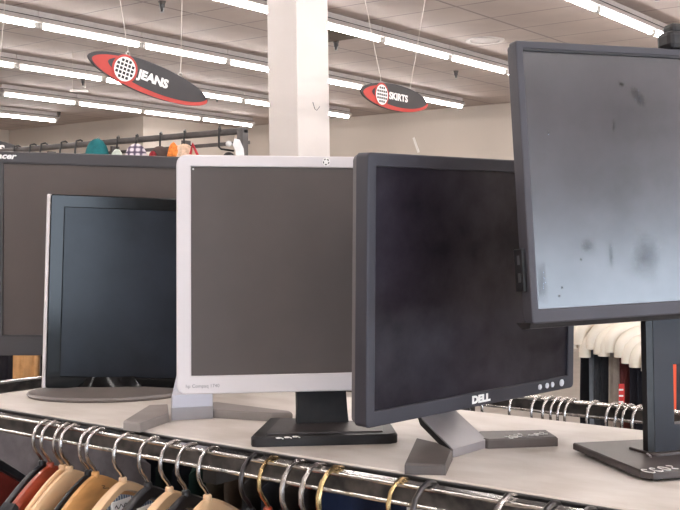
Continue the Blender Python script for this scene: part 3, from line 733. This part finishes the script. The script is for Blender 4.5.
for i, (x, yw, hc, wi, kw, lb, gm_) in enumerate(fr):
    t, b = hang(x, YF, zt+.0028-.0028, R(yw), hc, lb, G1, wi, half=.19, slope=.66, **kw)
    if gm_:
        col, gl_, nk_ = gm_
        stp = 'striped' in gl_
        nm = 'shirt' if stp else ('blouse' if 'blouse' in gl_ else 'jacket')
        g_ = wear(t, col, gl_, nm, G2, half=.205, slope=.66, neck=nk_, nw=.34 if i in (2, 6) else (.62 if nk_ > .1 else .5), seed=i, top=-.0565 if i in (1, 2, 6) else -.0635-kw['hgt']*.2, name=nm, stripes=stp, thick=.062 if i in (2, 6) else (.026 if not stp else .018), dx=0 if i in (1, 2, 6) else -.004, dy=-.012, curve=.022 if i in (1, 2, 6) else .012)
        if stp:
            lab = obj('collar_label', box(.0145, .0165, -.036, .004, -.096, -.080, bev=.0005), M['white'], g_)
            bm = bmesh.new(); tube(bm, [(.0172, -.031+k*.003, -.088+.003*math.sin(k*1.9)) for k in range(11)], .0007, 4); obj('label_mark', bm, M['ink'], lab)
# finger joints on the light wooden hanger are drawn by thin dark lines
for o in list(COL.objects):
    if o.get('label', '').startswith('broad light wooden'):
        sb = [c for c in KIDS(o) if c.name.startswith('shoulder_bar')][0]
        for z0 in (-.074, -.094):
            bm = bmesh.new(); tube(bm, [(.0078, -.008+.004*math.sin(k*1.1)+k*.0016, z0-k*.0009) for k in range(9)], .0005, 4); obj('joint_line', bm, M['ink'], sb)

# back rail, left part: dark clothes glimpsed below the front rail
YB = 1.6045
G3 = 'clothes on the back rail seen under the shelf'
bk = [(-1.62, (88, 84, 86), 'grey'), (-1.575, (40, 42, 52), 'navy'), (-1.53, (40, 48, 46), 'slate green'), (-1.485, (34, 36, 44), 'dark blue'), (-1.44, (30, 50, 46), 'dark green'),
      (-1.395, (84, 76, 66), 'olive'), (-1.35, (96, 80, 68), 'brown'), (-1.305, (72, 68, 66), 'taupe'), (-1.26, (60, 62, 68), 'steel grey'),
      (-1.215, (74, 66, 62), 'dark taupe'), (-1.17, (56, 52, 54), 'charcoal brown'), (-1.13, (28, 38, 64), 'royal navy')]
for i, (X, col, nm) in enumerate(bk):
    t, b = hang(0, YB, zt, R(4), 'black', 'black hanger on the back rail under the shelf, carrying the %s coat' % nm, 'hangers on the back rail', 'darkwire', X=X, half=.19, hgt=.02, thick=.006, slope=.5)
    wear(t, col, '%s coat hanging on the back rail, seen below the front rail' % nm, 'coat', G3, half=.21, slope=.5, thick=.04, seed=30+i, top=-.07, name='coat')
# back rail right part: hooks visible behind the shelf
br = [(455, (222, 216, 206), 'first white'), (468, (228, 222, 212), 'second white'), (480, (216, 212, 206), 'third white'), (492, (226, 220, 210), 'fourth white'),
      (519, (44, 44, 50), 'black'), (541, (50, 52, 60), 'ink blue'), (552, (40, 40, 44), 'coal black'), (560, (128, 126, 128), 'ash grey'), (567, (44, 42, 46), 'soft black'),
      (574, (60, 60, 66), 'lead grey'), (596, (34, 34, 38), 'deep black'), (615, (150, 140, 130), 'sand'), (624, (150, 40, 36), 'bright red'), (631, (40, 38, 42), 'jet black'), (641, (52, 50, 54), 'iron grey')]
for i, (x, col, nm) in enumerate(br):
    ords = x < 500
    t, b = hang(x, YB, zt, R(-4), 'white' if ords else 'black', 'hanger hooked over the back rail behind the shelf, carrying the %s skirt' % nm, 'hangers on the back rail behind the shelf', 'steel', half=.12, hgt=.014, thick=.006, slope=.35, r=.0022)
    wear(t, col, '%s skirt on the back rail, %s' % (nm, 'counted from the left behind the angled monitor' if ords else 'seen through the gap left of the right stand'), 'skirt', 'skirts on the back rail behind the shelf', half=.13, slope=.35, thick=.018 if not ords else .026, seed=60+i, top=-.05 if ords else -.072, name='skirt', length=.5)

# ------------------------------------------------------------------ second rack behind with white hangers
Y2 = 2.28; z2 = zat(300, 2.45)
r2 = thing('clothing_rack', 'dark rack behind the shelf holding thick white hangers with trousers', 'clothes rack', (-.9, Y2, 0))
obj('rail', box(-.75, .95, -.012, .012, z2-.012, z2, bev=.003), M['grid_metal'], r2)
for s in (-.74, .94): obj('post', box(s-.012, s+.012, -.012, .012, 0, z2-.012), M['grid_metal'], r2)
for s in (-.74, .94): obj('foot', box(s-.02, s+.02, -.25, .25, 0, .03, bev=.004), M['grid_metal'], r2)
def fat_hanger(bm, half, r):
    # thick tubular plastic hanger: a flat shoulder arc with ends rounding downwards
    pts = []
    for i in range(-12, 13):
        u = i/12; pts.append((0, u*(half-.03), -.05-.028*abs(u)**1.8))
    e = pts[-1]; end = []
    for k in range(1, 6):
        q = R(90*k/5); end.append((0, e[1]+.03*math.sin(q), e[2]-.022*(1-math.cos(q))-.012*k/5))
    end.append((0, half, end[-1][2]-.012))
    pts = [(0, -p[1], p[2]) for p in reversed(end)]+pts+end
    tube(bm, pts, r, 10); return bm
TW = R(-40)
wh = [(577, 347, (30, 30, 33), 'black'), (584, 343, (118, 122, 128), 'blue-grey'), (589.5, 356, (66, 68, 72), 'dark grey'), (596.4, 348, (44, 44, 48), 'charcoal'), (604, 353, (172, 160, 148), 'beige'),
      (608.5, 355, (180, 168, 156), 'pale beige'), (614.5, 351, (92, 46, 44), 'maroon'), (625, 356, (40, 38, 44), 'black-blue'), (632, 362, (34, 34, 40), 'ink black'), (640, 366, (32, 32, 38), 'night black'), (652, 370, (58, 58, 62), 'slate')]
for i, (x, y, col, nm) in enumerate(wh):
    yt = 2.02; X, dd = xat(x, yt); zz = zat(y, dd)
    t = thing('clothes_hanger', 'thick white plastic hanger carrying the %s trousers on the rack behind' % nm, 'hanger', (X+.19*math.sin(-TW), yt+.19*math.cos(TW), zz+.122), TW, 'white hangers on the rack behind')
    obj('shoulder_bar', fat_hanger(bmesh.new(), .20, .0125), HM['white'], t, True)
    zr = z2-t.location.z
    bm = bmesh.new(); tube(bm, [(0, .0, -.045), (0, 0, zr*.5-.02), (0, .02, zr-.0), (0, .055, zr+.012), (0, .075, zr-.005)], .002, 6); obj('hook', bm, M['steel'], t, True)
    g_ = obj('trousers', garment_bm(.178, .62, .014, .05, seed=90+i, flare=0, top=-.10), cloth(col), None, True)
    g_.location = t.location+Vector((.004, .003, 0)); g_.rotation_euler = (0, 0, TW); tag(g_, '%s trousers hanging on the rack behind, seen beside the right stand' % nm, 'trousers', 'trousers on the rack behind')
# second, farther bank of white hangers
for i in range(12):
    ci = 2 if i < 4 else i % 3; x = 578+i*6.0; yt = 2.75; X, dd = xat(x, yt); zz = zat(324, dd)
    t = thing('clothes_hanger', 'white hanger in the farther bank, its shoulder just showing below the right monitor', 'hanger', (X+.19*math.sin(-TW), yt+.15, zz+.10), TW, 'farther white hangers below the right monitor')
    obj('shoulder_bar', fat_hanger(bmesh.new(), .20, .013), HM['white'], t, True)
    g_ = obj('shirt', garment_bm(.18, .6, .014, .2, seed=120+i, flare=0, top=-.10), cloth([(230, 222, 208), (70, 66, 66), (40, 40, 46)][ci]), None, True)
    g_.location = t.location+Vector((.003, 0, 0)); g_.rotation_euler = (0, 0, TW); tag(g_, ['white', 'brown', 'black'][ci]+' shirt glimpsed between the farther white hangers', 'shirt', ['white', 'brown', 'black'][ci]+' shirts in the farther bank')
r3 = thing('clothing_rack', 'far dark rack carrying the second bank of white hangers', 'clothes rack', (-1.1, 2.96, 0))
obj('rail', box(-.7, .9, -.01, .01, zat(324, 3.1)+.04, zat(324, 3.1)+.052), M['grid_metal'], r3)
for s in (-.69, .89): obj('post', box(s-.01, s+.01, -.01, .01, 0, zat(324, 3.1)+.04), M['grid_metal'], r3)
# orange tag seen through the stand's hole, red tag on maroon trousers
p = px(674, 388, 2.0); o = obj('price_tag', box(-.004, .004, -.001, .001, -.05, .05), mat('orange_card', (226, 84, 44), .6, noise=.05)); o.location = p; o.rotation_euler = (0, 0, YAW)
tag(o, 'narrow orange tag seen through the cable hole of the right stand', 'tag')
p = px(621.5, 396, 1.93); o = obj('price_tag', box(-.005, .005, -.001, .001, -.022, .022), mat('red_card', (196, 40, 34), .6, noise=.05)); o.location = p; o.rotation_euler = (0, 0, YAW)
bm = bmesh.new()
for k in range(3): bx(bm, -.005, .003, -.0016, -.0008, -.012+k*.011, -.009+k*.011)
obj('printed_bars', bm, M['white'], o); tag(o, 'red tag with white bars hanging from the maroon trousers', 'tag')

# ------------------------------------------------------------------ black rack at back left with caps and toys
ZR = CAMZ+.446; YR = 3.10
r4 = thing('garment_rack', 'tall black rack at the back left with caps hanging from its top rail', 'clothes rack', (-2.90, YR, 0))
obj('top_rail', box(-3.4, .035, -.014, .014, -.024+ZR, ZR, bev=.004), M['grid_metal'], r4, True)
obj('lower_bar', box(-3.4, .02, .03, .042, ZR-.062, ZR-.048), M['grid_metal'], r4)
for s in (.018, -3.38): obj('post', box(s-.017, s+.017, -.017, .017, 0, ZR-.004, bev=.005), M['grid_metal'], r4, True)
for s in (.018, -3.38): obj('foot', box(s-.03, s+.03, -.35, .35, 0, .03, bev=.004), M['grid_metal'], r4)
for s in range(8): obj('strut', box(-.45*s-.33, -.45*s-.315, .0, .04, ZR-.06, ZR-.03), M['grid_metal'], r4)
def rp(x, y, dY=-.03): X, d_ = xat(x, YR+dY); return Vector((X, YR+dY, zat(y, d_))), d_
def s_hook(parent, top, dx=0):
    bm = bmesh.new(); tube(bm, [(dx, .045, top-.015), (dx, .04, top+.006), (dx, .03, top+.01), (dx, .008, top+.004), (dx, 0, top-.04), (dx, 0, 0)], .0045, 6); obj('hook', bm, M['black'], parent, True)
def dome(w, h, seg=20, rings=8, lump=0, seed=0, fl=.7):
    bm = bmesh.new(); rnd = random.Random(seed); R_ = []
    for j in range(rings+1):
        a = math.pi*.5*j/rings; rr = math.cos(a)*w/2 if j < rings else .001; z = math.sin(a)*h
        R_.append([(rr*math.cos(2*math.pi*k/seg)*(1+lump*rnd.uniform(-1, 1)), rr*math.sin(2*math.pi*k/seg)*fl*(1+lump*rnd.uniform(-1, 1)), z*(1+lump*rnd.uniform(-.4, .4))) for k in range(seg)])
    R_.insert(0, [(p[0]*.92, p[1]*.92, -h*.6) for p in R_[0]])
    return loft(bm, R_)
G5 = 'caps and plush toys on the tall black rack'
def cap(x, ytop, ybot, wpx, m, label, name='cap', cat='cap', lump=.0, **k):
    p, d_ = rp(x, ybot); s = d_/1060
    t = thing(name, label, cat, p, YAW, G5)
    h = (ybot-ytop)*s
    obj('crown', dome(wpx*s, h, seed=int(x), lump=lump), m, t, True)
    s_hook(t, ZR-p.z)
    return t, s, h
teal = mat('teal_knit', (22, 104, 108), .85, noise=.15, nscale=60, bump=.5, bscale=150)
plaid = mat('plaid', (214, 202, 214), .85, noise=.1); nt = plaid.node_tree
b = nt.nodes['Principled BSDF']; tcn = nt.nodes.new('ShaderNodeTexCoord'); cols = []
w1_ = nt.nodes.new('ShaderNodeTexWave'); w1_.bands_direction = 'X'; w1_.inputs['Scale'].default_value = 12; w2_ = nt.nodes.new('ShaderNodeTexWave'); w2_.bands_direction = 'Z'; w2_.inputs['Scale'].default_value = 14
nt.links.new(tcn.outputs['Object'], w1_.inputs['Vector']); nt.links.new(tcn.outputs['Object'], w2_.inputs['Vector'])
mm = nt.nodes.new('ShaderNodeMath'); mm.operation = 'MULTIPLY'; nt.links.new(w1_.outputs['Fac'], mm.inputs[0]); nt.links.new(w2_.outputs['Fac'], mm.inputs[1])
rr_ = nt.nodes.new('ShaderNodeValToRGB'); rr_.color_ramp.elements[0].color = srgb(82, 66, 92); rr_.color_ramp.elements[1].color = srgb(226, 216, 222); rr_.color_ramp.elements[1].position = .45
nt.links.new(mm.outputs[0], rr_.inputs[0]); nt.links.new(rr_.outputs[0], b.inputs['Base Color'])
cap(97, 138.5, 157, 24, teal, 'teal knitted beanie on the tall black rack', 'beanie', 'hat')
cap(117, 149, 157, 11, mat('pale_green', (206, 216, 204), .8, noise=.2, nscale=60), 'small white and pale green toy between the teal beanie and plaid cap', 'plush_toy', 'toy', lump=.12)
cap(136, 143.5, 158, 22, plaid, 'purple and white plaid cap right of the teal beanie')
t, s, h = cap(160, 146, 158, 22, mat('brown_felt', (82, 66, 62), .85, noise=.2, nscale=50), 'dark brown cap with a red patch')
bm = dome(9*s, h*.75, seed=3); o = obj('red_patch', bm, mat('red_patch', (150, 34, 44), .8, noise=.4, nscale=80), t, True); o.location = (-6*s, -.03, -.01)
t, s, h = cap(184, 144, 158, 26, mat('beige_plush', (222, 190, 164), .95, noise=.25, nscale=60, bump=.8, bscale=120), 'beige plush toy with an orange tuft beside the silver monitor corner', 'plush_toy', 'toy', lump=.07)
bm = dome(11*s, h*.9, lump=.15, seed=5); o = obj('orange_tuft', bm, mat('orange_plush', (232, 132, 60), .95, noise=.3, nscale=90), t, True); o.location = (-10*s, -.02, .01)
bm = bmesh.new(); tube(bm, [(8*s, -.045, .012*1), (10*s, -.05, h*.95), (16*s, -.045, 0)], .006, 6); obj('red_strap', bm, mat('red_strap', (196, 34, 52), .6, noise=.1), t, True)
p, d_ = rp(233, 157); s = d_/1060
t = thing('plush_toy', 'white toy with black patches at the right post of the tall black rack', 'toy', p, YAW, G5)
wp = mat('white_plush', (232, 228, 226), .9, noise=.06, nscale=50)
bm = bmesh.new(); loft(bm, [[(x*s, y, z*s) for x, z in ((4, -6), (12, -6), (11, 8), (7, 17), (2, 18), (0, 12), (3, 6))] for y in (-.02, .02)]); obj('body', bm, wp, t)
bm = bmesh.new(); bmesh.ops.create_icosphere(bm, subdivisions=2, radius=3.2*s, matrix=Matrix.Translation((-4*s, -.01, 13*s))); obj('head', bm, wp, t, True)
bm = dome(12*s, 6*s, seed=9); o = obj('black_patch', bm, M['black'], t, True); o.location = (-4*s, -.01, -1*s)
bm = bmesh.new(); tube(bm, [(-14*s, .045, ZR-p.z-.01), (-14*s, .03, ZR-p.z+.008), (-14*s, .0, ZR-p.z-.004), (-14*s, 0, 10*s), (-12*s, 0, 8*s), (1*s, 0, 6*s)], .0045, 6); obj('hook', bm, M['black'], t, True)
for x in (13, 29, 40, 60, 75):
    p, d_ = rp(x, 160); t = thing('rack_hook', 'empty black hook on the tall black rack left of the teal beanie', 'hook', p, 0, 'empty hooks left of the teal beanie'); s_hook(t, ZR-p.z)

# ------------------------------------------------------------------ clothes beyond the left end
r5 = thing('clothing_rack', 'low rack of clothes beyond the left end of the shelf', 'clothes rack', at(-.78, 2.45, 0), YAW+R(15))
zr5 = zat(325, 2.45)
obj('rail', box(-.35, .35, -.01, .01, zr5-.02, zr5, bev=.003), M['grid_metal'], r5)
for s in (-.34, .34): obj('post', box(s-.01, s+.01, -.01, .01, 0, zr5-.02), M['grid_metal'], r5)
for s in (-.34, .34): obj('foot', box(s-.015, s+.015, -.2, .2, 0, .03), M['grid_metal'], r5)
for i, (x, wpx, col, lb) in enumerate([(2, 26, (36, 32, 36), 'black coat at the left edge under the widest monitor'), (26, 27, (200, 150, 100), 'tan suede jacket showing under the widest monitor'), (54, 26, (44, 36, 34), 'dark brown coat right of the tan jacket')]):
    p = px(x, 340, 2.42-.0*i)
    bm = garment_bm(wpx/1060*2.42/2*1.0, .55, .04, .1, seed=200+i, flare=0, top=0)
    for v in bm.verts: v.co = Vector((v.co.y, -v.co.x, v.co.z))
    o = obj('coat', bm, cloth(col), None, True); o.location = (p.x, p.y, p.z); o.rotation_euler = (0, 0, YAW)
    tag(o, lb, 'coat', 'coats beyond the left end of the shelf')
# grey garment under the left end of the shelf
X, d_ = xat(60, 1.22)
o = obj('coat', garment_bm(.30, .7, .05, .22, seed=301, flare=.02, top=0), cloth((104, 98, 100)), None, True)
o.location = (-1.735, 1.26, CAMZ-.335); o.rotation_euler = (0, 0, R(96)); tag(o, 'plain grey coat under the left end of the shelf, behind the front hooks', 'coat')

# ------------------------------------------------------------------ camera
cam = bpy.data.cameras.new('camera'); co = bpy.data.objects.new('camera', cam); COL.objects.link(co)
cam.sensor_width = 36; cam.lens = 36*1060/680; cam.shift_y = -15/680; cam.clip_start = .02
co.location = (0, 0, CAMZ); co.rotation_euler = (R(90), 0, YAW)
sc.camera = co
sc.view_settings.view_transform = 'Standard'; sc.view_settings.look = 'None'; sc.view_settings.gamma = 1; sc.view_settings.exposure = 0.2
sc.view_settings.use_curve_mapping = False
